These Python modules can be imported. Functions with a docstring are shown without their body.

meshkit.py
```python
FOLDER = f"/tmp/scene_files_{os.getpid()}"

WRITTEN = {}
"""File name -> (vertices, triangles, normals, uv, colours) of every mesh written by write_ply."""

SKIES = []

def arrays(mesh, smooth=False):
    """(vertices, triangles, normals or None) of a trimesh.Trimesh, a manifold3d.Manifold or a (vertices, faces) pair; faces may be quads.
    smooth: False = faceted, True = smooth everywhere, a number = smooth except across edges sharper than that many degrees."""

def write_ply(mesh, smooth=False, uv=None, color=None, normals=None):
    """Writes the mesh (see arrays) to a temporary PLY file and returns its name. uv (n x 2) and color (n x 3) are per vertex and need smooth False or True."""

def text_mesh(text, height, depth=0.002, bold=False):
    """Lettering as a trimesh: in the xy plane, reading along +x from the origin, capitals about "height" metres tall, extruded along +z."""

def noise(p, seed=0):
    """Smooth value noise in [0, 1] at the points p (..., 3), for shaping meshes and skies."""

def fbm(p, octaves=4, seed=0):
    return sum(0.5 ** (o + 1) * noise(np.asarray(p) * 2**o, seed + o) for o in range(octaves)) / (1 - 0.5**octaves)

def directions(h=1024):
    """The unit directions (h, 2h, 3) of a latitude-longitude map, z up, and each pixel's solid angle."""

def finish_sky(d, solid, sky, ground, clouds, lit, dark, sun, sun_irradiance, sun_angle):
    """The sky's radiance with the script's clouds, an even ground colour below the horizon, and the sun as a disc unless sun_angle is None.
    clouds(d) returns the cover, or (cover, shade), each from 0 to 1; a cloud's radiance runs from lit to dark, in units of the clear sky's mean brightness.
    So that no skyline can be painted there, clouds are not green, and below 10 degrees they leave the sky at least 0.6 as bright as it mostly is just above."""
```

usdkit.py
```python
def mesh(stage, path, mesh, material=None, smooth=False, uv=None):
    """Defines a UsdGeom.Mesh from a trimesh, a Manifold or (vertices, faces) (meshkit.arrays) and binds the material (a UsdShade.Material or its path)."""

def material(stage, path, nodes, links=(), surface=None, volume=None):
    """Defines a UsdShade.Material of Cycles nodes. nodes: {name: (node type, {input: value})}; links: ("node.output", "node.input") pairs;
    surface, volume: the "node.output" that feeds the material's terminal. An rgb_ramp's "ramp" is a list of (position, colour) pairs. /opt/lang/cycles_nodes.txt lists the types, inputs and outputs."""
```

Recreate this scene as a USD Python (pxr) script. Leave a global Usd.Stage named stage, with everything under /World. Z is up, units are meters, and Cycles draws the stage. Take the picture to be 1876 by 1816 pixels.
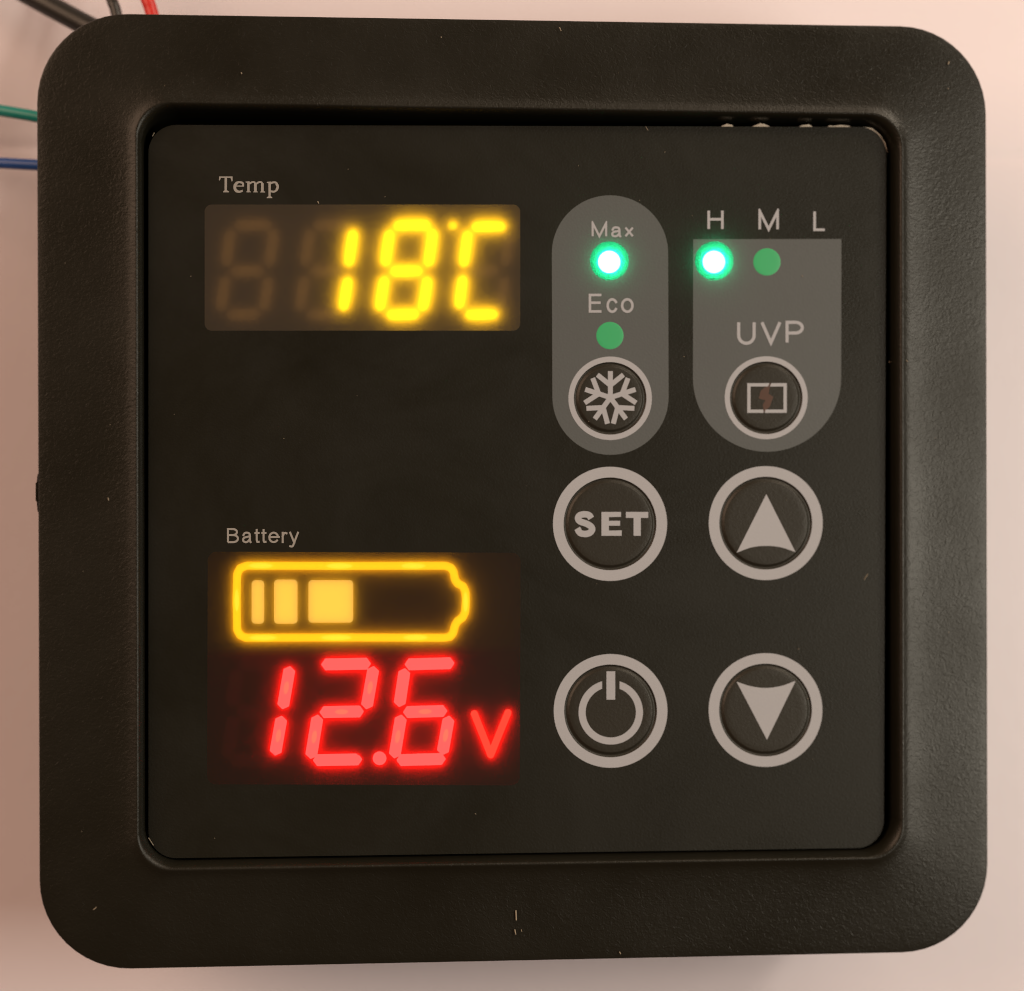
import math, random
import numpy as np
import trimesh
from shapely.geometry import Polygon, LineString, Point, MultiPolygon, box
from shapely.ops import unary_union
from shapely import affinity
from pxr import Usd, UsdGeom, UsdLux, UsdShade, Gf, Sdf
import usdkit

random.seed(7)
rng = np.random.default_rng(7)
stage = Usd.Stage.CreateInMemory()
UsdGeom.SetStageUpAxis(stage, 'Z')
UsdGeom.SetStageMetersPerUnit(stage, 1.0)
UsdGeom.Xform.Define(stage, '/World')
UsdGeom.Scope.Define(stage, '/World/Looks')

# ------------------------------------------------------------------ camera
CAM = np.array([-0.02632, 0.00019, 0.284])
ROTV = np.array([-0.00258, -0.0970, -0.00269])
FPX, PW, PH = 4570.05, 1876, 1816
ang = np.linalg.norm(ROTV); ax = ROTV / ang
K = np.array([[0, -ax[2], ax[1]], [ax[2], 0, -ax[0]], [-ax[1], ax[0], 0]])
R = np.eye(3) + math.sin(ang) * K + (1 - math.cos(ang)) * K @ K
cam = UsdGeom.Camera.Define(stage, '/World/camera')
cam.CreateHorizontalApertureAttr(36.0)
cam.CreateVerticalApertureAttr(36.0 * 991 / 1024)
cam.CreateFocalLengthAttr(36.0 * FPX / PW)
cam.CreateClippingRangeAttr((0.01, 20.0))
cam.CreateFStopAttr(8.0)
cam.CreateFocusDistanceAttr(0.2605)
cam.CreateExposureAttr(0.0)
M4 = np.eye(4); M4[:3, :3] = R.T; M4[3, :3] = CAM
UsdGeom.Xformable(cam).AddTransformOp().Set(Gf.Matrix4d(*M4.ravel().tolist()))


def at(px, py, z):
    """Point of the horizontal plane at height z seen at a pixel of the photograph."""
    d = R @ np.array([(px - PW / 2) / FPX, -(py - PH / 2) / FPX, -1.0])
    return CAM + d * ((z - CAM[2]) / d[2])


def atxy(pts, z):
    return [tuple(at(x, y, z)[:2]) for x, y in pts]


# ------------------------------------------------------------------ light
def rect_light(name, pos, target, w, h, color, intensity):
    l = UsdLux.RectLight.Define(stage, '/World/' + name)
    l.CreateWidthAttr(w); l.CreateHeightAttr(h)
    l.CreateColorAttr(Gf.Vec3f(*color)); l.CreateIntensityAttr(intensity)
    p, t = np.array(pos, float), np.array(target, float)
    zax = (p - t) / np.linalg.norm(p - t)
    xax = np.cross([0, 1, 0.01], zax); xax /= np.linalg.norm(xax)
    yax = np.cross(zax, xax)
    m = np.eye(4); m[0, :3], m[1, :3], m[2, :3], m[3, :3] = xax, yax, zax, p
    UsdGeom.Xformable(l).AddTransformOp().Set(Gf.Matrix4d(*m.ravel().tolist()))
    return l


rect_light('unseen_key_lamp', (0.28, -0.015, 0.35), (0.03, 0.0, 0.0), 0.18, 0.18, (1.0, 0.91, 0.75), 10.0)  # out of view to the right, lights the right bezel and tabletop
rect_light('unseen_upper_glow', (0.38, 0.72, 0.52), (0.0, 0.0, 0.0), 0.5, 0.4, (1.0, 0.80, 0.60), 3.4)  # out of view beyond the top edge, lights the upper tabletop and rim
rect_light('unseen_corner_lamp', (0.55, 0.53, 0.52), (0.0, 0.0, 0.0), 0.10, 0.10, (1.0, 0.86, 0.68), 62.0)  # out of view, placed for the highlight on the upper right rim corner
rect_light('unseen_left_glow', (-0.60, 0.34, 0.46), (0.0, 0.0, 0.0), 0.7, 0.6, (1.0, 0.66, 0.45), 3.9)  # out of view, placed to light the tabletop left of the panel
dome = UsdLux.DomeLight.Define(stage, '/World/room_ambience')  # even warm light of the unseen room, lifts the shaded tabletop
dome_mat = usdkit.material(stage, '/World/Looks/room_ambience_look', {
    'bg': ('background_shader', {'color': (1.0, 0.46, 0.30), 'strength': 0.10})}, surface='bg.background')
UsdShade.MaterialBindingAPI.Apply(dome.GetPrim()).Bind(dome_mat)

# ------------------------------------------------------------------ materials
L = '/World/Looks/'


def plastic(name, color, rough, scale=0.0, dist=0.0, detail=3, spec=0.5, mottle=0.0, translucent=None, rvar=0.0):
    nodes = {'geo': ('geometry', {}),
             'p': ('principled_bsdf', {'base_color': color, 'roughness': rough, 'specular_ior_level': spec})}
    links = []
    if mottle:
        nodes['mn'] = ('noise_texture', {'scale': 90.0, 'detail': 5.0, 'roughness': 0.6})
        nodes['mx'] = ('mix_color', {'a': tuple(c * (1 - mottle) for c in color), 'b': tuple(c * (1 + mottle) for c in color)})
        links += [('geo.position', 'mn.vector'), ('mn.fac', 'mx.fac'), ('mx.result', 'p.base_color')]
    if scale:
        nodes['n'] = ('noise_texture', {'scale': scale, 'detail': float(detail), 'roughness': 0.6})
        nodes['b'] = ('bump', {'strength': 1.0, 'distance': dist})
        links += [('geo.position', 'n.vector'), ('n.fac', 'b.height'), ('b.normal', 'p.normal')]
    if rvar:
        nodes['rn'] = ('noise_texture', {'scale': 38.0, 'detail': 6.0, 'roughness': 0.68, 'distortion': 0.8})
        nodes['rm'] = ('map_range', {'from_min': 0.32, 'from_max': 0.68, 'to_min': rough - rvar, 'to_max': rough + rvar})
        links += [('geo.position', 'rn.vector'), ('rn.fac', 'rm.value'), ('rm.result', 'p.roughness')]
    surf = 'p.BSDF'
    if translucent:
        nodes['t'] = ('translucent_bsdf', {'color': translucent})
        nodes['add'] = ('add_closure', {})
        links += [('p.BSDF', 'add.closure1'), ('t.BSDF', 'add.closure2')]
        surf = 'add.closure'
    return usdkit.material(stage, L + name, nodes, links, surface=surf)


def bezel_material():
    nodes = {'geo': ('geometry', {}),
             'w': ('noise_texture', {'scale': 2000.0, 'detail': 2.0, 'roughness': 0.55, 'distortion': 1.2}),
             'f': ('noise_texture', {'scale': 6500.0, 'detail': 2.0}),
             'h': ('math', {'math_type': 'multiply_add', 'value2': 0.35}),
             'b': ('bump', {'strength': 1.0, 'distance': 0.000035}),
             'sm': ('noise_texture', {'scale': 45.0, 'detail': 4.0, 'roughness': 0.65}),
             'rr': ('map_range', {'from_min': 0.3, 'from_max': 0.7, 'to_min': 0.29, 'to_max': 0.42}),
             'mx': ('mix_color', {'a': (0.0065, 0.0062, 0.0036), 'b': (0.0100, 0.0094, 0.0056)}),
             'p': ('principled_bsdf', {'specular_ior_level': 0.31})}
    links = [('geo.position', 'w.vector'), ('geo.position', 'f.vector'), ('geo.position', 'sm.vector'),
             ('f.fac', 'h.value1'), ('w.fac', 'h.value3'), ('h.value', 'b.height'), ('b.normal', 'p.normal'),
             ('sm.fac', 'rr.value'), ('rr.result', 'p.roughness'), ('sm.fac', 'mx.fac'), ('mx.result', 'p.base_color')]
    return usdkit.material(stage, L + 'bezel_plastic', nodes, links, surface='p.BSDF')


def emitter(name, color, strength):
    return usdkit.material(stage, L + name, {'e': ('emission', {'color': color, 'strength': strength})}, surface='e.emission')


def film(name, clear, trans, diffuse, rough=0.35):
    """A thin smoked plastic film: partly clear, partly frosted."""
    nodes = {'c': ('transparent_bsdf', {'color': clear}),
             't': ('translucent_bsdf', {'color': trans}),
             'd': ('principled_bsdf', {'base_color': diffuse, 'roughness': rough, 'specular_ior_level': 0.25}),
             'a1': ('add_closure', {}), 'a2': ('add_closure', {})}
    return usdkit.material(stage, L + name, nodes, [('c.BSDF', 'a1.closure1'), ('t.BSDF', 'a1.closure2'),
                           ('a1.closure', 'a2.closure1'), ('d.BSDF', 'a2.closure2')], surface='a2.closure')


def bloom_film():
    """Smoked film with an added tint that colours the bloom amber above, red below."""
    y0, y1 = at(660, 1206, 0.0229)[1], at(660, 1180, 0.0229)[1]
    nodes = {'geo': ('geometry', {}), 's': ('separate_xyz', {}),
             'm': ('map_range', {'range_type': 'smoothstep', 'from_min': y0, 'from_max': y1, 'to_min': 0.0, 'to_max': 1.0}),
             'mx': ('mix_color', {'a': (0.46, 0.012, 0.010), 'b': (0.52, 0.34, 0.035)}),
             'c': ('transparent_bsdf', {'color': (0.18, 0.172, 0.165)}), 't': ('translucent_bsdf', {}),
             'd': ('principled_bsdf', {'base_color': (0.011, 0.008, 0.0055), 'roughness': 0.35, 'specular_ior_level': 0.25}),
             'a1': ('add_closure', {}), 'a2': ('add_closure', {})}
    links = [('geo.position', 's.vector'), ('s.y', 'm.value'), ('m.result', 'mx.fac'), ('mx.result', 't.color'), ('c.BSDF', 'a1.closure1'), ('t.BSDF', 'a1.closure2'),
             ('a1.closure', 'a2.closure1'), ('d.BSDF', 'a2.closure2')]
    return usdkit.material(stage, L + 'bloom_film', nodes, links, surface='a2.closure')


M = {
    'bezel': bezel_material(),
    'housing': plastic('housing_plastic', (0.02, 0.019, 0.016), 0.5, 3000, 0.00003),
    'fascia': plastic('fascia_film', (0.0072, 0.0070, 0.0036), 0.40, 4200, 0.00002, mottle=0.15, spec=0.3, rvar=0.07, translucent=(0.07, 0.07, 0.07)),
    'grey': plastic('grey_print', (0.067, 0.076, 0.079), 0.55, 4200, 0.00002, mottle=0.05, translucent=(0.07, 0.07, 0.07)),
    'ink': plastic('pale_ink', (0.33, 0.347, 0.385), 0.6, 4000, 0.00001, mottle=0.06),
    'ink_shaded': plastic('shaded_ink', (0.26, 0.25, 0.235), 0.6, 4000, 0.00001, mottle=0.08),  # pale ink darkened: the weaker light on the left is in the colour
    'dome': plastic('button_film', (0.017, 0.0155, 0.0105), 0.42, 4200, 0.00002, mottle=0.15, spec=0.35),
    'board': plastic('dark_board', (0.012, 0.010, 0.008), 0.9, spec=0.05),
    'display_back': plastic('display_back', (0.016, 0.013, 0.010), 0.9, spec=0.02),
    'unlit': plastic('unlit_segment', (0.21, 0.165, 0.125), 0.9, spec=0.02),
    'unlit_dark': plastic('unlit_red_segment', (0.040, 0.030, 0.026), 0.9, spec=0.02),
    'temp_film': film('temperature_film', (0.055, 0.053, 0.048), (0.62, 0.52, 0.30), (0.031, 0.026, 0.020)),
    'icon_film': bloom_film(),
    'yellow': emitter('yellow_light', (1.0, 0.60, 0.006), 6.8),
    'amber': emitter('amber_light', (1.0, 0.56, 0.015), 3.1),
    'amber_hot': emitter('amber_hot_light', (1.0, 0.66, 0.05), 3.4),
    'amber_bar': emitter('amber_bar_light', (1.0, 0.66, 0.17), 2.0),
    'red': emitter('red_light', (1.0, 0.092, 0.088), 7.5),
    'red_hot': emitter('red_hot_light', (1.0, 0.135, 0.085), 7.5),
    'red_sign': emitter('red_sign_light', (1.0, 0.050, 0.028), 7.0),
    'green': emitter('green_light', (0.042, 1.0, 0.40), 55.0),
    'lens': film('lamp_lens_and_bloom', (0.50, 0.55, 0.52), (0.05, 0.135, 0.12), (0.008, 0.10, 0.04)),
    'lens_off': plastic('unlit_lamp_lens', (0.033, 0.37, 0.14), 0.45, mottle=0.08),
    'bolt': plastic('rust_red_print', (0.062, 0.028, 0.017), 0.6, mottle=0.3),
    'glue': plastic('glue', (0.55, 0.50, 0.42), 0.25, 3000, 0.00005),
    'lint': plastic('lint', (0.28, 0.24, 0.18), 0.8),
    'surface': None,
    'black_wire': plastic('black_wire', (0.016, 0.016, 0.014), 0.4),
    'red_wire': plastic('red_wire', (0.62, 0.02, 0.015), 0.4),
    'green_wire': plastic('green_wire', (0.0, 0.23, 0.20), 0.4),
    'blue_wire': plastic('blue_wire', (0.006, 0.07, 0.30), 0.4),
}
M['surface'] = plastic('white_laminate', (0.80, 0.745, 0.81), 0.38, 420, 0.00003, mottle=0.02)

# ------------------------------------------------------------------ scene helpers
names = {}


def free(parent, name):
    k = (parent, name); n = names.get(k, 0); names[k] = n + 1
    return f'{parent}/{name}' + (f'_{n:03d}' if n else '')


def obj(name, mesh, mat, parent='/World', smooth=False, label=None):
    path = free(str(parent), name)
    m = usdkit.mesh(stage, path, mesh, M[mat], smooth)
    if label:
        m.GetPrim().SetCustomDataByKey('label', label)
    return path


def tag(path, label=None, cat=None, group=None, kind=None):
    p = stage.GetPrimAtPath(path)
    for k, v in (('label', label), ('category', cat), ('group', group), ('kind', kind)):
        if v:
            p.SetCustomDataByKey(k, v)


def polys(g):
    if g.is_empty:
        return []
    return [p for p in getattr(g, 'geoms', [g]) if isinstance(p, Polygon) and p.area > 1e-13]


def slab(g, z0, z1):
    """Extruded shapely shape (world metres) between two heights."""
    S = 1000.0
    out = []
    for p in polys(g):
        m = trimesh.creation.extrude_polygon(affinity.scale(p, S, S, origin=(0, 0)), (z1 - z0) * S, engine='earcut')
        m.apply_scale(1 / S); m.apply_translation([0, 0, z0]); out.append(m)
    return trimesh.util.concatenate(out)


def sheet(g, z):
    """A thin film: the shape triangulated once, facing up."""
    S = 1000.0
    out = []
    for p in polys(g):
        v, f = trimesh.creation.triangulate_polygon(affinity.scale(p, S, S, origin=(0, 0)), engine='earcut')
        v = np.column_stack([np.asarray(v) / S, np.full(len(v), z)])
        f = np.asarray(f)
        n = np.cross(v[f[:, 1]] - v[f[:, 0]], v[f[:, 2]] - v[f[:, 0]])[:, 2]
        f[n < 0] = f[n < 0][:, ::-1]
        out.append(trimesh.Trimesh(v, f, process=False))
    return trimesh.util.concatenate(out)


def cr(pts, n=8, closed=False):
    """Catmull-Rom curve through points."""
    p = np.asarray(pts, float)
    if closed:
        q = np.vstack([p[-1], p, p[0], p[1]])
    else:
        q = np.vstack([2 * p[0] - p[1], p, 2 * p[-1] - p[-2]])
    out = []
    for i in range(1, len(q) - 2):
        for t in np.arange(n) / n:
            a, b, c, d = q[i - 1:i + 3]
            out.append(0.5 * ((2 * b) + (c - a) * t + (2 * a - 5 * b + 4 * c - d) * t * t + (3 * b - a - 3 * c + d) * t ** 3))
    if not closed:
        out.append(q[-2])
    return np.array(out)


def corner_loop(corners, r, z, n=12):
    """Closed loop round a quadrilateral with rounded corners: TL, TR, BR, BL."""
    c = np.asarray(corners, float)[:, :2]
    out = []
    r = np.broadcast_to(r, 4)
    for i in range(4):
        a, b, d = c[i - 1], c[i], c[(i + 1) % 4]
        u, w = (a - b) / np.linalg.norm(a - b), (d - b) / np.linalg.norm(d - b)
        for t in np.linspace(0, 1, n + 1):
            th = t * math.pi / 2
            out.append(b + r[i] * (u * (1 - math.sin(th)) + w * (1 - math.cos(th))))
    return np.column_stack([np.array(out), np.full(len(out), z)])


def inset(corners, d):
    c = np.asarray(corners, float)[:, :2]
    s = np.array([(1, -1), (-1, -1), (-1, 1), (1, 1)], float)
    return c + s * d


def loft(loops, cap_first=False, cap_last=False):
    n = len(loops[0]); v = np.vstack(loops); f = []
    for k in range(len(loops) - 1):
        for i in range(n):
            j = (i + 1) % n
            a, b, c, d = k * n + i, k * n + j, (k + 1) * n + j, (k + 1) * n + i
            f += [(a, b, c), (a, c, d)]
    for cap, k in ((cap_first, 0), (cap_last, len(loops) - 1)):
        if cap:
            v = np.vstack([v, loops[k].mean(0)])
            for i in range(n):
                a, b = k * n + i, k * n + (i + 1) % n
                f.append((a, b, len(v) - 1) if k else (b, a, len(v) - 1))
    m = trimesh.Trimesh(v, f, process=False)
    return m


def tube(points, r, sides=14):
    p = np.asarray(points, float)
    t = np.gradient(p, axis=0); t /= np.linalg.norm(t, axis=1, keepdims=True)
    a = np.cross(t, [0, 0, 1.0]); a /= np.linalg.norm(a, axis=1, keepdims=True)
    b = np.cross(a, t)
    th = np.arange(sides) * 2 * math.pi / sides
    loops = [p[i] + r * (np.cos(th)[:, None] * a[i] + np.sin(th)[:, None] * b[i]) for i in range(len(p))]
    m = loft(loops, True, True)
    trimesh.repair.fix_normals(m)
    return m


def up(m):
    """Turns a loft outwards when its upper faces look down."""
    n = m.face_normals; a = m.area_faces
    if (n[:, 2] * a).sum() < 0:
        m.invert()
    return m


# ------------------------------------------------------------------ setting: the white surface
xs = np.concatenate([[-0.6, -0.3], np.linspace(-0.09, 0.09, 19), [0.3, 0.6]])
g0 = at(1845, 289, 0.0)[1]
ys = np.concatenate([[-0.6, -0.3], np.linspace(-0.09, g0 - 0.004, 14), g0 + np.array([-0.0016, -0.0011, -0.0007, -0.0003, 0, 0.0003, 0.0007, 0.0011, 0.0016]), np.linspace(g0 + 0.004, 0.09, 8), [0.3, 0.6]])
X, Y = np.meshgrid(xs, ys)
Z = -0.00016 * np.exp(-((Y - g0) / 0.0007) ** 2)
nx, ny = len(xs), len(ys)
fq = [(j * nx + i, j * nx + i + 1, (j + 1) * nx + i + 1, (j + 1) * nx + i) for j in range(ny - 1) for i in range(nx - 1)]
t_path = obj('tabletop', (np.column_stack([X.ravel(), Y.ravel(), Z.ravel()]), np.array(fq)), 'surface', smooth=True)
tag(t_path, 'plain white tabletop with a faint crease, under the black control panel', 'table', kind='structure')

# ------------------------------------------------------------------ the control panel
panel = UsdGeom.Xform.Define(stage, '/World/control_panel').GetPrim()
PP = '/World/control_panel'
tag(PP, 'square black plastic control panel with lit yellow, red and green displays and round buttons', 'control panel')

ZO, ZL, ZF = 0.0239, 0.0249, 0.0229
O = np.array([at(*p, 0.024)[:2] for p in ((66.5, 21.5), (1808, 49), (1811.5, 1743.5), (72, 1780))])
LIP = np.array([at(*p, ZL)[:2] for p in ((247, 185), (1654, 207), (1656, 1574), (250, 1597))])
FAS = np.array([at(*p, ZF)[:2] for p in ((272, 229), (1624, 233), (1619, 1553), (272, 1573))])
mm = 0.001
RO, RL = 9.3 * mm, 3.6 * mm


def mid(t, z):
    return corner_loop(O * (1 - t) + LIP * t, RO * (1 - t) + RL * t, z)


loops = [corner_loop(inset(O, 6 * mm), RO - 5 * mm, 0.0206),
         corner_loop(O, RO, 0.0206), corner_loop(O, RO, 0.0230),
         corner_loop(inset(O, 0.02 * mm), RO, 0.02360), corner_loop(inset(O, 0.07 * mm), RO, 0.02374), corner_loop(inset(O, 0.16 * mm), RO, 0.02380)]
for t, z in ((0.12, 0.02390), (0.3, 0.02402), (0.5, 0.02414), (0.65, 0.02424), (0.76, 0.02434), (0.84, 0.02445), (0.90, 0.02454), (0.94, 0.02464), (0.965, 0.02473), (0.985, 0.02482), (1.0, 0.02488)):
    loops.append(mid(t, z))
for d, z in ((0.08, 0.02490), (0.18, 0.02488), (0.32, 0.02477), (0.45, 0.02458), (0.56, 0.02432), (0.66, 0.0239), (0.74, 0.0230), (0.82, 0.0214), (0.88, 0.0190), (0.95, 0.0130)):
    loops.append(corner_loop(inset(LIP, d * mm), RL, z))
loops.append(corner_loop(inset(FAS, 2.0 * mm), 1.0 * mm, 0.0125))
bezel = up(loft(loops))
obj('bezel', bezel, 'bezel', PP, smooth=40)
# moulding nib on the left rim
nib = np.array([at(x, y, 0.0236)[:2] for x, y in ((70, 868), (68.5, 872), (67.5, 884), (65.5, 886), (65.5, 917), (67.5, 919), (68, 926), (69, 936), (71, 940))])
obj('moulding_nib', slab(Polygon(nib).buffer(0.00003), 0.0215, 0.02345), 'bezel', PP)
HB = [corner_loop(inset(O, 6.2 * mm), 3 * mm, 0.0004), corner_loop(inset(O, 6 * mm), 3 * mm, 0.0008), corner_loop(inset(O, 6 * mm), 3 * mm, 0.0206)]
obj('housing', up(loft(HB, True, False)), 'housing', PP, smooth=30)

# print layout, all in the plane of the fascia
mmpx = np.linalg.norm(at(1000, 900, ZF) - at(1001, 900, ZF))


def circ(cx, cy, r, z=ZF, n=64):
    a = np.arange(n) * 2 * math.pi / n
    return Polygon(atxy(np.column_stack([cx + r * np.cos(a), cy + r * np.sin(a)]), z))


def pxpoly(pts, z=ZF):
    return Polygon(atxy(pts, z)).buffer(0)


def pxround(x0, y0, x1, y1, r, z=ZF, tilt=0.0):
    b = box(x0 + r, y0 + r, x1 - r, y1 - r).buffer(r, quad_segs=10)
    b = affinity.rotate(b, tilt, origin='center')
    return pxpoly(list(b.exterior.coords)[:-1], z)


def tomap(g, z):
    """Shapely shape in photo pixels to the plane at height z."""
    out = []
    for p in polys(g):
        out.append(Polygon(atxy(p.exterior.coords, z), [atxy(i.coords, z) for i in p.interiors]))
    return unary_union(out)


fascia_poly = Polygon(corner_loop(FAS, 2.9 * mm, ZF)[:, :2])
temp_win = pxround(375, 375, 953, 606, 13, tilt=0.0)
batt_win = pxround(380, 1012, 953, 1438, 16, tilt=0.2)
pill = pxpoly(list(unary_union([Point(1117.5, 464.5).buffer(106.5, quad_segs=20), Point(1118.5, 727).buffer(106.5, quad_segs=20), Polygon([(1011, 464), (1224, 464), (1225, 727), (1012, 727)])]).exterior.coords)[:-1])
sh = unary_union([Polygon([(1270, 438.5), (1541.5, 438), (1541, 692), (1269.5, 692)]), affinity.scale(Point(1405.2, 692).buffer(135.8, quad_segs=28), 1, 1.0)])
shield = pxpoly(list(sh.exterior.coords)[:-1])
BUT = [  # centre x, y, outer radius, inner radius, kind
    (1117.8, 730.0, 76.5, 66.5, 'snow'), (1403.7, 729.0, 76.0, 66.5, 'batt'),
    (1117.6, 959.9, 104.6, 85.0, 'set'), (1402.8, 958.6, 104.4, 85.0, 'up'),
    (1118.6, 1302.6, 104.2, 85.0, 'power'), (1402.4, 1301.0, 104.2, 85.0, 'down')]
LAMP = [(1116.6, 478.0, 35.5, True), (1117.4, 615, 25, False), (1308.4, 478.0, 35.5, True), (1405, 480, 25, False)]
holes = [circ(x, y, ro) for x, y, ro, ri, k in BUT] + [circ(x, y, r) for x, y, r, on in LAMP]
allholes = unary_union(holes)

black = fascia_poly.difference(unary_union([temp_win, batt_win, pill, shield, allholes]))
edge = [corner_loop(FAS, 2.9 * mm, ZF), corner_loop(inset(FAS, -0.03 * mm), 2.9 * mm, ZF - 0.00005), corner_loop(inset(FAS, -0.03 * mm), 2.9 * mm, 0.0120)]
fas_mesh = trimesh.util.concatenate([sheet(black, ZF), up(loft(edge))])
fas = obj('fascia', fas_mesh, 'fascia', PP)
obj('grey_band', sheet(pill.difference(allholes), ZF), 'grey', fas, label='grey rounded band printed round the Max and Eco lamps')
obj('grey_band', sheet(shield.difference(allholes), ZF), 'grey', fas, label='grey shield shape printed under the H M L letters')
obj('circuit_board', sheet(fascia_poly.buffer(-0.0006), 0.0206), 'board', PP)

# ------------------------------------------------------------------ lettering
G = {
    'M': [[(0, 0), (0, 1), (.5, .0), (1, 1), (1, 0)]],
    'E': [[(1, 1), (0, 1), (0, 0), (1, 0)], [(0, .53), (.93, .53)]],
    'H': [[(0, 0), (0, 1)], [(1, 0), (1, 1)], [(0, .53), (1, .53)]],
    'L': [[(0, 1), (0, 0), (1, 0)]],
    'V': [[(0, 1), (.5, 0), (1, 1)]],
    'U': [[(0, 1), (0, .4)] + [(.5 - .5 * math.cos(a), .38 - .38 * math.sin(a)) for a in np.linspace(0, math.pi, 15)] + [(1, .4), (1, 1)]],
    'P': [[(0, 0), (0, 1), (.55, 1)] + [(.55 + .45 * math.sin(a), .735 + .265 * math.cos(a)) for a in np.linspace(.1, math.pi - .1, 12)] + [(.55, .47), (0, .47)]],
    'B': [[(0, 0), (0, 1), (.5, 1)] + [(.5 + .4 * math.sin(a), .77 + .23 * math.cos(a)) for a in np.linspace(.1, math.pi - .1, 10)] + [(.5, .54), (0, .54)],
          [(.5, .54)] + [(.55 + .45 * math.sin(a), .27 + .27 * math.cos(a)) for a in np.linspace(.1, math.pi - .1, 10)] + [(.5, 0), (0, 0)]],
    'a': [cr([(.06, .74), (.22, .95), (.5, 1), (.8, .93), (.9, .7), (.9, .3), (.94, .08), (1, 0)]), cr([(.9, .62), (.6, .56), (.25, .5), (.03, .34), (.05, .12), (.3, 0), (.6, .05), (.9, .32)])],
    'x': [[(0, 0), (1, 1)], [(0, 1), (1, 0)]],
    'c': [[(.5 + .5 * math.cos(a), .5 + .5 * math.sin(a)) for a in np.linspace(.62, 2 * math.pi - .62, 24)]],
    'o': [[(.5 + .5 * math.cos(a), .5 + .5 * math.sin(a)) for a in np.linspace(0, 2 * math.pi, 32)]],
    't': [cr([(.42, 1), (.42, .6), (.42, .2), (.58, .02), (1, .02)]), [(0, .75), (1, .75)]],
    'e': [[(0, .54), (1, .54)] + [(.5 + .5 * math.cos(a), .5 + .5 * math.sin(a)) for a in np.linspace(.08, 2 * math.pi - .7, 26)]],
    'r': [[(0, 0), (0, 1)], cr([(0, .62), (.3, .92), (.65, 1), (1, .95)])],
    'y': [[(0, 1), (.52, .28)], cr([(1, 1), (.75, .64), (.5, .26), (.34, .04), (.16, 0), (0, .02)])],
}


def word(spec, w):
    """spec: (glyph, x0, ytop, x1, ybottom) in photo pixels, w the stroke width."""
    out = []
    for ch, x0, yt, x1, yb in spec:
        for s in G[ch]:
            pts = [(x0 + w / 2 + u * (x1 - x0 - w), yb - w / 2 - v * (yb - yt - w)) for u, v in s]
            out.append(LineString(pts).buffer(w / 2, cap_style='flat' if ch in 'MEHLVUPBx' else 'square', join_style='mitre', mitre_limit=2.0))
    return unary_union(out).buffer(0.15).simplify(0.05)


def letter(name, spec, w, lift=0.000012, label=None, mat='ink'):
    obj(name, slab(tomap(word(spec, w), ZF), ZF + lift, ZF + lift + 0.00002), mat, fas, label=label)


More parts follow.
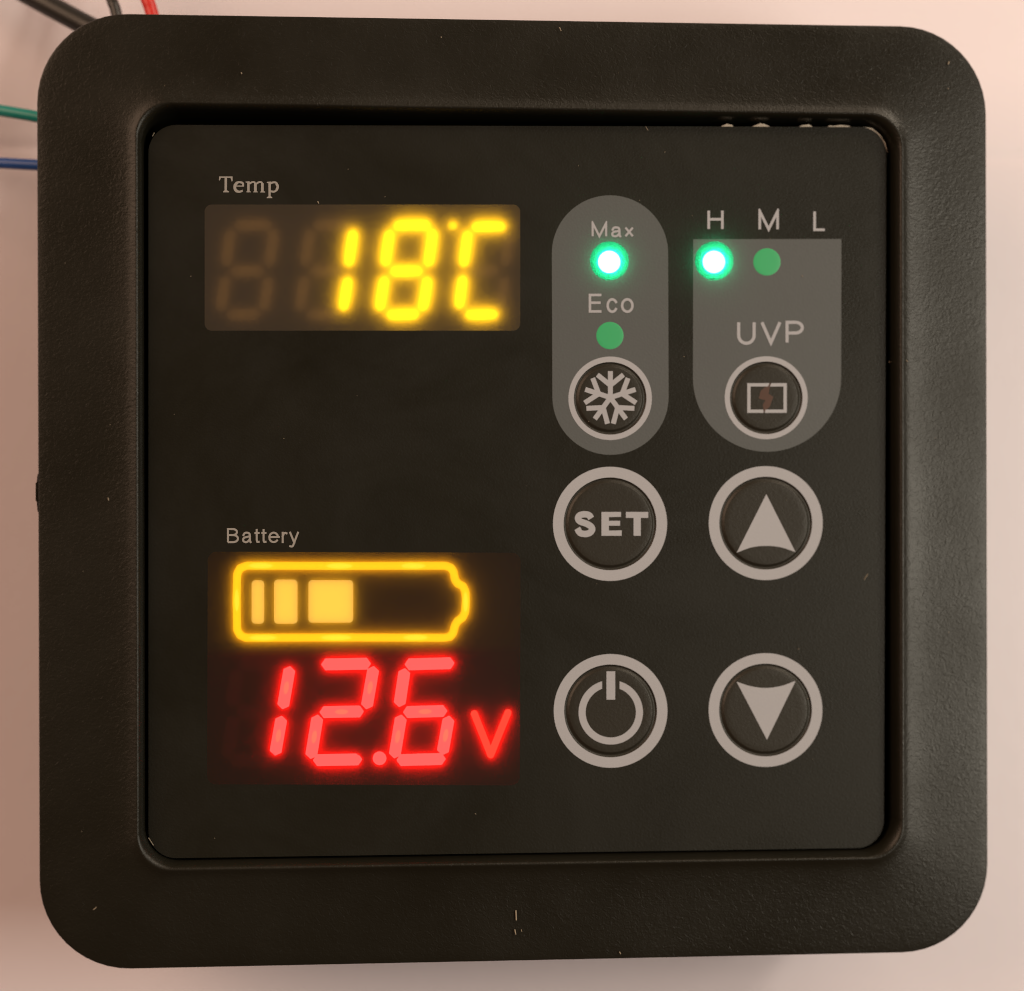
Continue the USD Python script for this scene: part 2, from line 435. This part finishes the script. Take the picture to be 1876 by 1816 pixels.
letter('lettering', [('M', 1083.8, 407, 1112.2, 434.8), ('a', 1119.5, 415, 1138, 435), ('x', 1144, 415.5, 1161, 434.8)], 3.7, label='the word Max')
letter('lettering', [('E', 1078.5, 538.5, 1104, 573), ('c', 1111, 546.5, 1132, 573.5), ('o', 1137.5, 546.5, 1160.8, 573.5)], 4.4, label='the word Eco')
letter('lettering', [('H', 1296, 384, 1325.6, 422)], 4.6, label='the letter H')
letter('lettering', [('M', 1389.5, 385, 1426.8, 422.5)], 4.6, label='the letter M')
letter('lettering', [('L', 1490, 385.5, 1513, 423.5)], 4.6, label='the letter L')
letter('lettering', [('U', 1350.3, 588, 1384.3, 632), ('V', 1393, 588, 1431.5, 631), ('P', 1439, 588, 1472.5, 630.5)], 5.6, label='the letters UVP')
letter('lettering', [('B', 416, 967.8, 437.6, 995), ('a', 443.5, 974.5, 460.8, 995), ('t', 466.3, 969.5, 475.5, 995), ('t', 478.8, 969.5, 488, 995), ('e', 491.8, 974.5, 511, 995),
                     ('r', 516.3, 974.8, 526.5, 995), ('y', 530, 974.5, 547.5, 1003)], 3.3, label='the word Battery', mat='ink_shaded')
k = 13.4
q = lambda pts: Polygon([(390 + x / k, 310 + y / k) for x, y in pts])
ln = lambda pts, w: LineString([(390 + x / k, 310 + y / k) for x, y in pts]).buffer(w / k / 2, cap_style='flat')
temp = [q([(287, 185), (350, 185), (346, 540), (285, 540)]), q([(150, 180), (485, 180), (480, 218), (155, 218)]), q([(150, 180), (205, 205), (168, 285), (150, 275)]),
        q([(485, 180), (430, 205), (458, 305), (485, 295)]), q([(248, 572), (402, 572), (395, 550), (350, 520), (285, 520), (252, 550)]),
        ln(cr([(740, 415), (735, 350), (670, 322), (600, 330), (550, 390), (540, 450), (570, 525), (640, 560), (735, 530)]), 52), ln(cr([(600, 330), (550, 385), (538, 450), (560, 520), (620, 555)]), 72), ln([(570, 418), (765, 418)], 30),
        q([(840, 310), (905, 300), (905, 560), (840, 560)]), q([(800, 308), (905, 298), (905, 335), (810, 335)]), q([(1008, 345), (1080, 345), (1080, 560), (1008, 560)]), q([(1180, 345), (1250, 345), (1250, 560), (1180, 560)]),
        ln(cr([(900, 360), (960, 322), (1020, 325), (1045, 370)]), 46), ln(cr([(1070, 360), (1130, 322), (1190, 325), (1218, 370)]), 46),
        q([(815, 572), (935, 572), (930, 548), (820, 548)]), q([(985, 572), (1105, 572), (1100, 548), (990, 548)]), q([(1160, 576), (1285, 576), (1280, 548), (1165, 548)]),
        q([(1360, 315), (1428, 315), (1420, 700), (1365, 700)]), q([(1318, 315), (1430, 305), (1430, 345), (1330, 345)]), q([(1318, 715), (1460, 715), (1455, 690), (1420, 665), (1365, 665), (1325, 690)]),
        ln(cr([(1420, 350), (1490, 325), (1560, 345), (1592, 430), (1570, 510), (1500, 555), (1420, 545)]), 50), ln(cr([(1560, 360), (1592, 430), (1565, 515)]), 66)]
obj('lettering', slab(tomap(unary_union(temp).buffer(-0.12), ZF), ZF + 0.000012, ZF + 0.000032), 'ink_shaded', fas, label='the word Temp in serif letters')

# ------------------------------------------------------------------ buttons
ZP = ZF + 0.00006


def lathe_px(cx, cy, prof, n=72):
    lo = []
    for r, z in prof:
        a = -np.arange(n) * 2 * math.pi / n
        lo.append(np.array([at(cx + r * math.cos(t), cy + r * math.sin(t), ZF)[:2].tolist() + [z] for t in a]))
    return up(loft(lo, False, True))


def disc(cx, cy, r, z, n=20):
    c0 = at(cx, cy, z); a = np.arange(n) * 2 * math.pi / n
    v = [c0] + [at(cx + r * f_ * math.cos(t), cy + r * f_ * math.sin(t), z) for f_ in (0.5, 1.0) for t in a]
    f = []
    for i in range(n):
        j = (i + 1) % n
        f += [(0, 1 + j, 1 + i), (1 + i, 1 + j, 1 + n + j), (1 + i, 1 + n + j, 1 + n + i)]
    return up(trimesh.Trimesh(np.array(v), f, process=False))


for cx, cy, ro, ri, kind in BUT:
    prof = [(ri, ZF), (ri - 0.8, ZF - 0.00010), (ri - 3, ZF - 0.00017), (ri - 5.5, ZF - 0.00012), (ri - 8, ZF + 0.00001), (ri - 10, ZP), (ri - 20, ZP + 0.000004), (2, ZP + 0.000008)]
    lab = {'snow': 'small black button with a snowflake', 'batt': 'small black button with a battery outline', 'set': 'black button reading SET', 'up': 'black button with an upward arrow',
           'power': 'black button with a power symbol', 'down': 'black button with a downward arrow'}[kind]
    b = obj('button', lathe_px(cx, cy, prof), 'dome', PP, smooth=50, label=lab)
    obj('ring', slab(circ(cx, cy, ro, n=96).difference(circ(cx, cy, ri, n=96)), ZF - 0.00003, ZF + 0.00002), 'ink', b)
    S = []
    if kind == 'snow':
        c0 = (1118.2, 728.6)
        w = 8.0
        for i in range(5):
            a = math.radians(90 + 72 * i)
            rot = lambda u, v: (c0[0] + u * math.sin(a) * 1 + v * math.cos(a), c0[1] - (v * math.sin(a) - u * math.cos(a)))
            S.append(LineString([rot(0, 0), rot(0, 48)]).buffer(w / 2, cap_style='flat'))
            for s in (-1, 1):
                S.append(LineString([rot(0, 22.5), rot(s * 23.5, 41.5)]).buffer(w / 2, cap_style='flat'))
        S = [unary_union(S).buffer(0.5)]
    elif kind == 'batt':
        fr = box(1368.9, 702.2, 1441.4, 756.6).difference(box(1375, 708.3, 1435.3, 750.6))
        fr = fr.difference(Polygon([(1410.2, 701), (1413.6, 701), (1409.5, 710), (1406.2, 710)])).difference(Polygon([(1397.5, 749), (1402.5, 749), (1401, 758), (1399.5, 758)]))
        S = [fr]
    elif kind == 'set':
        k2 = 11.725
        q2 = lambda pts: Polygon([(1040 + x / k2, 920 + y / k2) for x, y in pts])
        s_ = cr([(505, 352), (460, 285), (365, 262), (260, 285), (222, 350), (265, 415), (395, 462), (495, 520), (525, 590), (470, 662), (370, 685), (265, 660), (205, 565)], 10)
        S = [LineString([(1040 + x / k2, 920 + y / k2) for x, y in s_]).buffer(5.9, cap_style='flat'),
             q2([(725, 212), (1145, 212), (1145, 318), (885, 322), (885, 402), (1125, 402), (1125, 508), (885, 508), (885, 612), (1160, 608), (1160, 725), (725, 725)]),
             q2([(1250, 212), (1730, 212), (1730, 340), (1570, 340), (1570, 725), (1415, 725), (1415, 340), (1250, 340)])]
    elif kind == 'up':
        arc = cr([(1457.3, 1011.8), (1431, 1003), (1403, 1000.2), (1376, 1003.2), (1349.6, 1012.8)])
        S = [Polygon([(1403.8, 905.4)] + [tuple(p) for p in arc])]
    elif kind == 'down':
        arc = cr([(1349.3, 1249), (1376, 1257.5), (1403, 1260.6), (1431, 1257), (1457.6, 1247.4)])
        S = [Polygon([tuple(p) for p in arc] + [(1405, 1355.5)])]
    elif kind == 'power':
        ring = Point(1118.9, 1305.2).buffer(59, quad_segs=24).difference(Point(1118.9, 1305.2).buffer(46, quad_segs=24)).difference(box(1103, 1230, 1135, 1290))
        S = [unary_union([ring, box(1111, 1230, 1127, 1282)])]
    shape = tomap(unary_union(S), ZP)
    obj('symbol', slab(shape, ZP + 0.000004, ZP + 0.00003), 'ink', b)
    if kind == 'batt':
        k3 = 7.565
        bolt = Polygon([(1320 + x / k3, 570 + y / k3) for x, y in ((690, 1000), (560, 1110), (535, 1210), (630, 1235), (590, 1300), (605, 1395), (680, 1320), (725, 1190), (660, 1150))]).buffer(1.2).buffer(-0.6)
        obj('lightning_mark', slab(tomap(bolt.difference(fr), ZP), ZP + 0.000003, ZP + 0.000015), 'bolt', b)

# ------------------------------------------------------------------ indicator lamps
for i, (x, y, r, on) in enumerate(LAMP):
    lab = ('lit white green lamp under the word Max', 'unlit green lamp under the word Eco', 'lit white green lamp under the letter H', 'unlit green lamp under the letter M')[i]
    if on:
        lens = lathe_px(x, y, [(r, ZF), (r - 3, ZF + 0.00002), (r - 9, ZF + 0.00004), (r - 18, ZF + 0.00005), (2, ZF + 0.00005)], 48)  # lit lens widened past its aperture; the green rim is bloom
        p = obj('indicator_lamp', lens, 'lens', PP, smooth=True, label=lab)
        obj('light_source', disc(x - 0.5, y + 2.0, 20.5, ZF - 0.0006), 'green', p)
    else:
        lens = lathe_px(x, y, [(r, ZF), (r - 2, ZF + 0.00002), (r - 9, ZF + 0.00003), (2, ZF + 0.00003)], 48)
        obj('indicator_lamp', lens, 'lens_off', PP, smooth=True, label=lab)

# ------------------------------------------------------------------ displays
ZS = ZF - 0.0007; ZS2 = ZF - 0.0005; ZS3 = ZF - 0.0005      # luminous segments
ZB = ZF - 0.0013       # back of the display


def seg(pts, z, w, ends=0.8):
    """One luminous segment along a centre line with tapering ends."""
    (x0, y0), (x1, y1) = pts
    d = np.array([x1 - x0, y1 - y0], float); l = np.linalg.norm(d); d /= l
    n = np.array([-d[1], d[0]])
    p0, p1 = np.array([x0, y0]), np.array([x1, y1]); e = w * 0.5 * ends; h = w / 2
    c = [p0, p0 + d * e + n * h, p1 - d * e + n * h, p1, p1 - d * e - n * h, p0 + d * e - n * h]
    return tomap(Polygon(c).buffer(-w * .12).buffer(w * .12, quad_segs=5), z)


def display_box(win, p):
    o_ = win.buffer(0.0003)
    wall = slab(o_.difference(win.buffer(0.00004)), ZB, ZF - 0.00001)
    obj('display_back', trimesh.util.concatenate([wall, sheet(o_, ZB)]), 'display_back', p)


def display_cell(name, win, mat, label, back):
    p = obj(name, sheet(win, ZF), mat, PP, label=label)
    display_box(win, p)
    return p


td = display_cell('temperature_display', temp_win, 'temp_film', 'yellow lit display reading 18 degrees C', 'display_back')
D8 = {'a': ((719, 414), (790, 412.4)), 'f': ((714.5, 420), (704, 490)), 'b': ((794, 419), (783.5, 491)), 'g': ((713, 498.2), (775, 496.6)),
      'e': ((705, 505), (694, 572)), 'c': ((784.5, 506), (773.5, 572)), 'd': ((706, 577.8), (769, 576.2))}
for k_, lit in ((-291, ''), (-146, 'bc'), (0, 'abcdefg')):
    for s, (p0, p1) in D8.items():
        pts = ((p0[0] + k_, p0[1]), (p1[0] + k_, p1[1]))
        on = s in lit
        obj('segment', sheet(seg(pts, ZS, 18.5 if on else 20), ZS), 'yellow' if on else 'unlit', td)
DC = {'a': ((862, 416), (928, 415.5)), 'f': ((857, 422), (848, 492)), 'e': ((848.5, 503), (839.5, 568)), 'd': ((850, 577.8), (914, 576)),
      'g': ((857, 498), (915, 497)), 'b': ((932, 424), (925, 490)), 'c': ((925, 506), (917, 570))}
for s, pts in DC.items():
    on = s in 'afed'
    obj('segment', sheet(seg(pts, ZS, 18), ZS), 'yellow' if on else 'unlit', td)
obj('degree_dot', sheet(circ(829, 414, 8, ZS), ZS), 'yellow', td)

bd = obj('battery_display', sheet(batt_win, ZF), 'icon_film', PP, label='display with a yellow battery gauge over red figures 12.6 v')
display_box(batt_win, bd)
outline = LineString([(452, 1036.5), (620, 1037), (815, 1036.5), (826, 1040), (831, 1048), (833.5, 1062), (838, 1069), (848, 1074), (852.5, 1083), (853.5, 1102), (852, 1122), (847, 1132), (838, 1138), (833, 1147), (830, 1160), (824, 1167), (814, 1168.5), (620, 1168), (450, 1168.5), (440, 1164), (434.5, 1154), (433.5, 1100), (434.5, 1052), (440, 1041), (452, 1036.5)])
obj('battery_outline', sheet(tomap(outline.buffer(7.3, quad_segs=6), ZS2), ZS2), 'amber', bd)
for x_, y_, w_, h_ in ((478, 1036.5, 22, 5), (622, 1037, 24, 5), (757, 1037, 22, 5), (482, 1168.5, 25, 5), (616, 1168, 28, 5), (761, 1168, 22, 5), (433.8, 1100, 4, 20), (853, 1103, 4, 18)):
    obj('hot_spot', sheet(tomap(affinity.scale(Point(x_, y_).buffer(1.0, quad_segs=8), w_, h_), ZS2 + 0.00005), ZS2 + 0.00005), 'amber_hot', bd)
for x0, y0, x1, y1 in ((461, 1063, 484, 1143), (502, 1062, 545, 1143), (565, 1063, 647, 1141)):
    obj('charge_bar', sheet(pxround(x0, y0, x1, y1, 7, ZS2), ZS2), 'amber_bar', bd)
R2 = {'a': ((588, 1217.6), (680, 1216)), 'b': ((685, 1220), (671, 1300)), 'g': ((585, 1305), (667, 1303.5)), 'e': ((582.5, 1309), (569, 1391)),
      'd': ((573, 1393), (664, 1391.4)), 'f': ((589, 1224), (578, 1297)), 'c': ((670, 1311), (657, 1385))}
for k_, lit in ((-153.5, 'bc'), (0, 'abged'), (153.0, 'afgecd')):
    for s, (p0, p1) in R2.items():
        on = s in lit
        pts = ((p0[0] + k_, p0[1]), (p1[0] + k_, p1[1] - (1.0 if k_ > 0 else 0)))
        sg = obj('segment', sheet(seg(pts, ZS3, 22 if on else 25, 0.7), ZS3), 'red' if on else 'unlit_dark', bd)
        if on and s in 'bgec':
            (ax_, ay_), (bx_, by_) = pts
            m_ = affinity.rotate(affinity.scale(Point((ax_ + bx_) / 2, (ay_ + by_) / 2).buffer(1.0, quad_segs=8), 12, 4.5), math.degrees(math.atan2(by_ - ay_, bx_ - ax_)))
            obj('hot_spot', sheet(tomap(m_, ZS3 + 0.00005), ZS3 + 0.00005), 'red_hot', bd)
obj('decimal_point', sheet(circ(695.4, 1389.4, 12.5, ZS3), ZS3), 'red', bd)
obj('volt_sign', sheet(tomap(LineString([(869, 1308), (899, 1383), (930.5, 1306)]).buffer(6.5, cap_style='round', join_style='round'), ZS3), ZS3), 'red_sign', bd)

# ------------------------------------------------------------------ glue and lint
glue = []
for pts in (((1319, 235), (1322, 231), (1332, 227), (1341, 229), (1347, 235)), ((1373, 235), (1380, 231), (1393, 226), (1402, 228), (1418, 235)), ((1460, 235), (1468, 230), (1482, 228), (1494, 235)),
            ((1513, 235), (1520, 230), (1527, 231), (1540, 229), (1556, 231), (1564, 235)), ((1583, 233), (1598, 235), (1612, 246), (1622, 262), (1626, 278), (1621, 270), (1609, 254), (1597, 243))):
    pg = Polygon(pts).buffer(0.8)
    lo = []
    for d, z in ((0, ZF - 0.0010), (0.4, ZF - 0.00012), (1.3, ZF - 0.00002)):
        b_ = pg.buffer(-d)
        if not b_.is_empty:
            lo.append(slab(tomap(b_, ZF), ZF - 0.0012, z))
    glue.append(trimesh.util.concatenate(lo))
for gm in glue:
    obj('glue_residue', gm, 'glue', PP)
specks = []


def fibre(x0, y0, x1, y1, w, z):
    a, b = at(x0, y0, z), at(x1, y1, z)
    midp = (a + b) / 2 + np.array([0, 0, w * 0.4])
    specks.append(tube(np.array([a, midp, b]), w, 6))


for x0, y0, x1, y1, w in ((279, 250, 283, 243, 1.2), (272, 1535, 281, 1549, 1.4), (1183, 232, 1187, 239, 1.2), (1583, 1062, 1590, 1052, 1.0), (582, 369, 584, 373, 1.7), (1469, 505, 1471, 507, 1.2), (1628, 663, 1632, 664, 1.2), (870, 1490, 872, 1492, 0.9)):
    fibre(x0, y0, x1, y1, w * mmpx * 0.55, ZF + 0.00004)
for x0, y0, x1, y1, w, z in ((945, 1668, 946, 1686, 2.3, 0.0242), (943, 1703, 945, 1712, 1.8, 0.0242), (955, 1703, 956, 1707, 1.2, 0.0242), (171, 1667, 177, 1662, 1.4, 0.0240), (232, 1462, 234, 1463, 1.4, 0.0244),
                             (1737, 118, 1739, 113, 1.8, 0.0241), (442, 133, 443, 136, 1.7, 0.0243), (301, 156, 302, 159, 1.5, 0.0243), (808, 68, 809, 69, 1.8, 0.0242), (1025, 50, 1028, 57, 1.4, 0.0241),
                             (1135, 1744, 1137, 1748, 1.6, 0.0240), (241, 885, 243, 887, 1.6, 0.0244), (198, 912, 199, 917, 1.5, 0.0243), (1736, 162, 1738, 163, 1.1, 0.0242), (1660, 660, 1663, 663, 1.2, 0.0247)):
    fibre(x0, y0, x1, y1, w * mmpx * 0.55, z + 0.00006)
for _ in range(46):
    x, y = rng.uniform(85, 1795), rng.uniform(60, 1730)
    onf = 280 < x < 1610 and 245 < y < 1545
    if not onf and 230 < x < 1670 and 170 < y < 1610:
        continue
    if onf and (370 < x < 960 and (370 < y < 612 or 1005 < y < 1445)):
        continue
    a = rng.uniform(0, 6.28); l = rng.uniform(0.6, 2.2)
    fibre(x, y, x + l * math.cos(a), y + l * math.sin(a), rng.uniform(0.22, 0.5) * mmpx, ZF + 0.00005 if onf else 0.02445)
lint = obj('lint', trimesh.util.concatenate(specks), 'lint', PP)
tag(lint, 'pale specks of dust and lint scattered over the black panel', kind='stuff')

# ------------------------------------------------------------------ wires leaving from under the panel
def wire(name, pts, dia, mat, label):
    P = np.array([at(x, y, z * mm) for x, y, z in pts])
    p = obj(name, tube(cr(P, 10), dia * mm / 2), mat, smooth=True)
    tag(p, label, 'wire', )
    return p


wire('cable', [(290, 115, 12), (210, 74, 12), (155, 45, 11), (71, 0, 9.5), (-40, -60, 7), (-190, -130, 4), (-420, -200, 1.4)], 2.35, 'black_wire', 'thick black cable leaving the upper left corner of the panel')
wire('wire', [(245, 150, 13), (225, 80, 12.5), (212, 20, 12), (205, 0, 11.5), (188, -60, 9), (160, -160, 4), (120, -320, 0.8)], 1.22, 'black_wire', 'thin black wire beside the red wire at the top edge')
wire('wire', [(310, 150, 14), (292, 75, 13.5), (277, 20, 13), (267, -8, 12.5), (240, -80, 9), (200, -190, 4), (150, -350, 0.9)], 1.42, 'red_wire', 'red wire leaving from under the top edge of the panel')
wire('wire', [(170, 236, 12), (110, 223, 12), (67, 214, 11.5), (0, 202.5, 10), (-80, 190, 7), (-220, 180, 2.5), (-400, 175, 0.8)], 1.25, 'green_wire', 'green wire leaving from under the left edge of the panel')
wire('wire', [(170, 305, 12), (110, 304, 12), (67, 302.5, 11.5), (0, 299, 10), (-80, 296, 7), (-220, 300, 2.5), (-400, 310, 0.8)], 1.2, 'blue_wire', 'blue wire leaving the left edge of the panel below the green one')
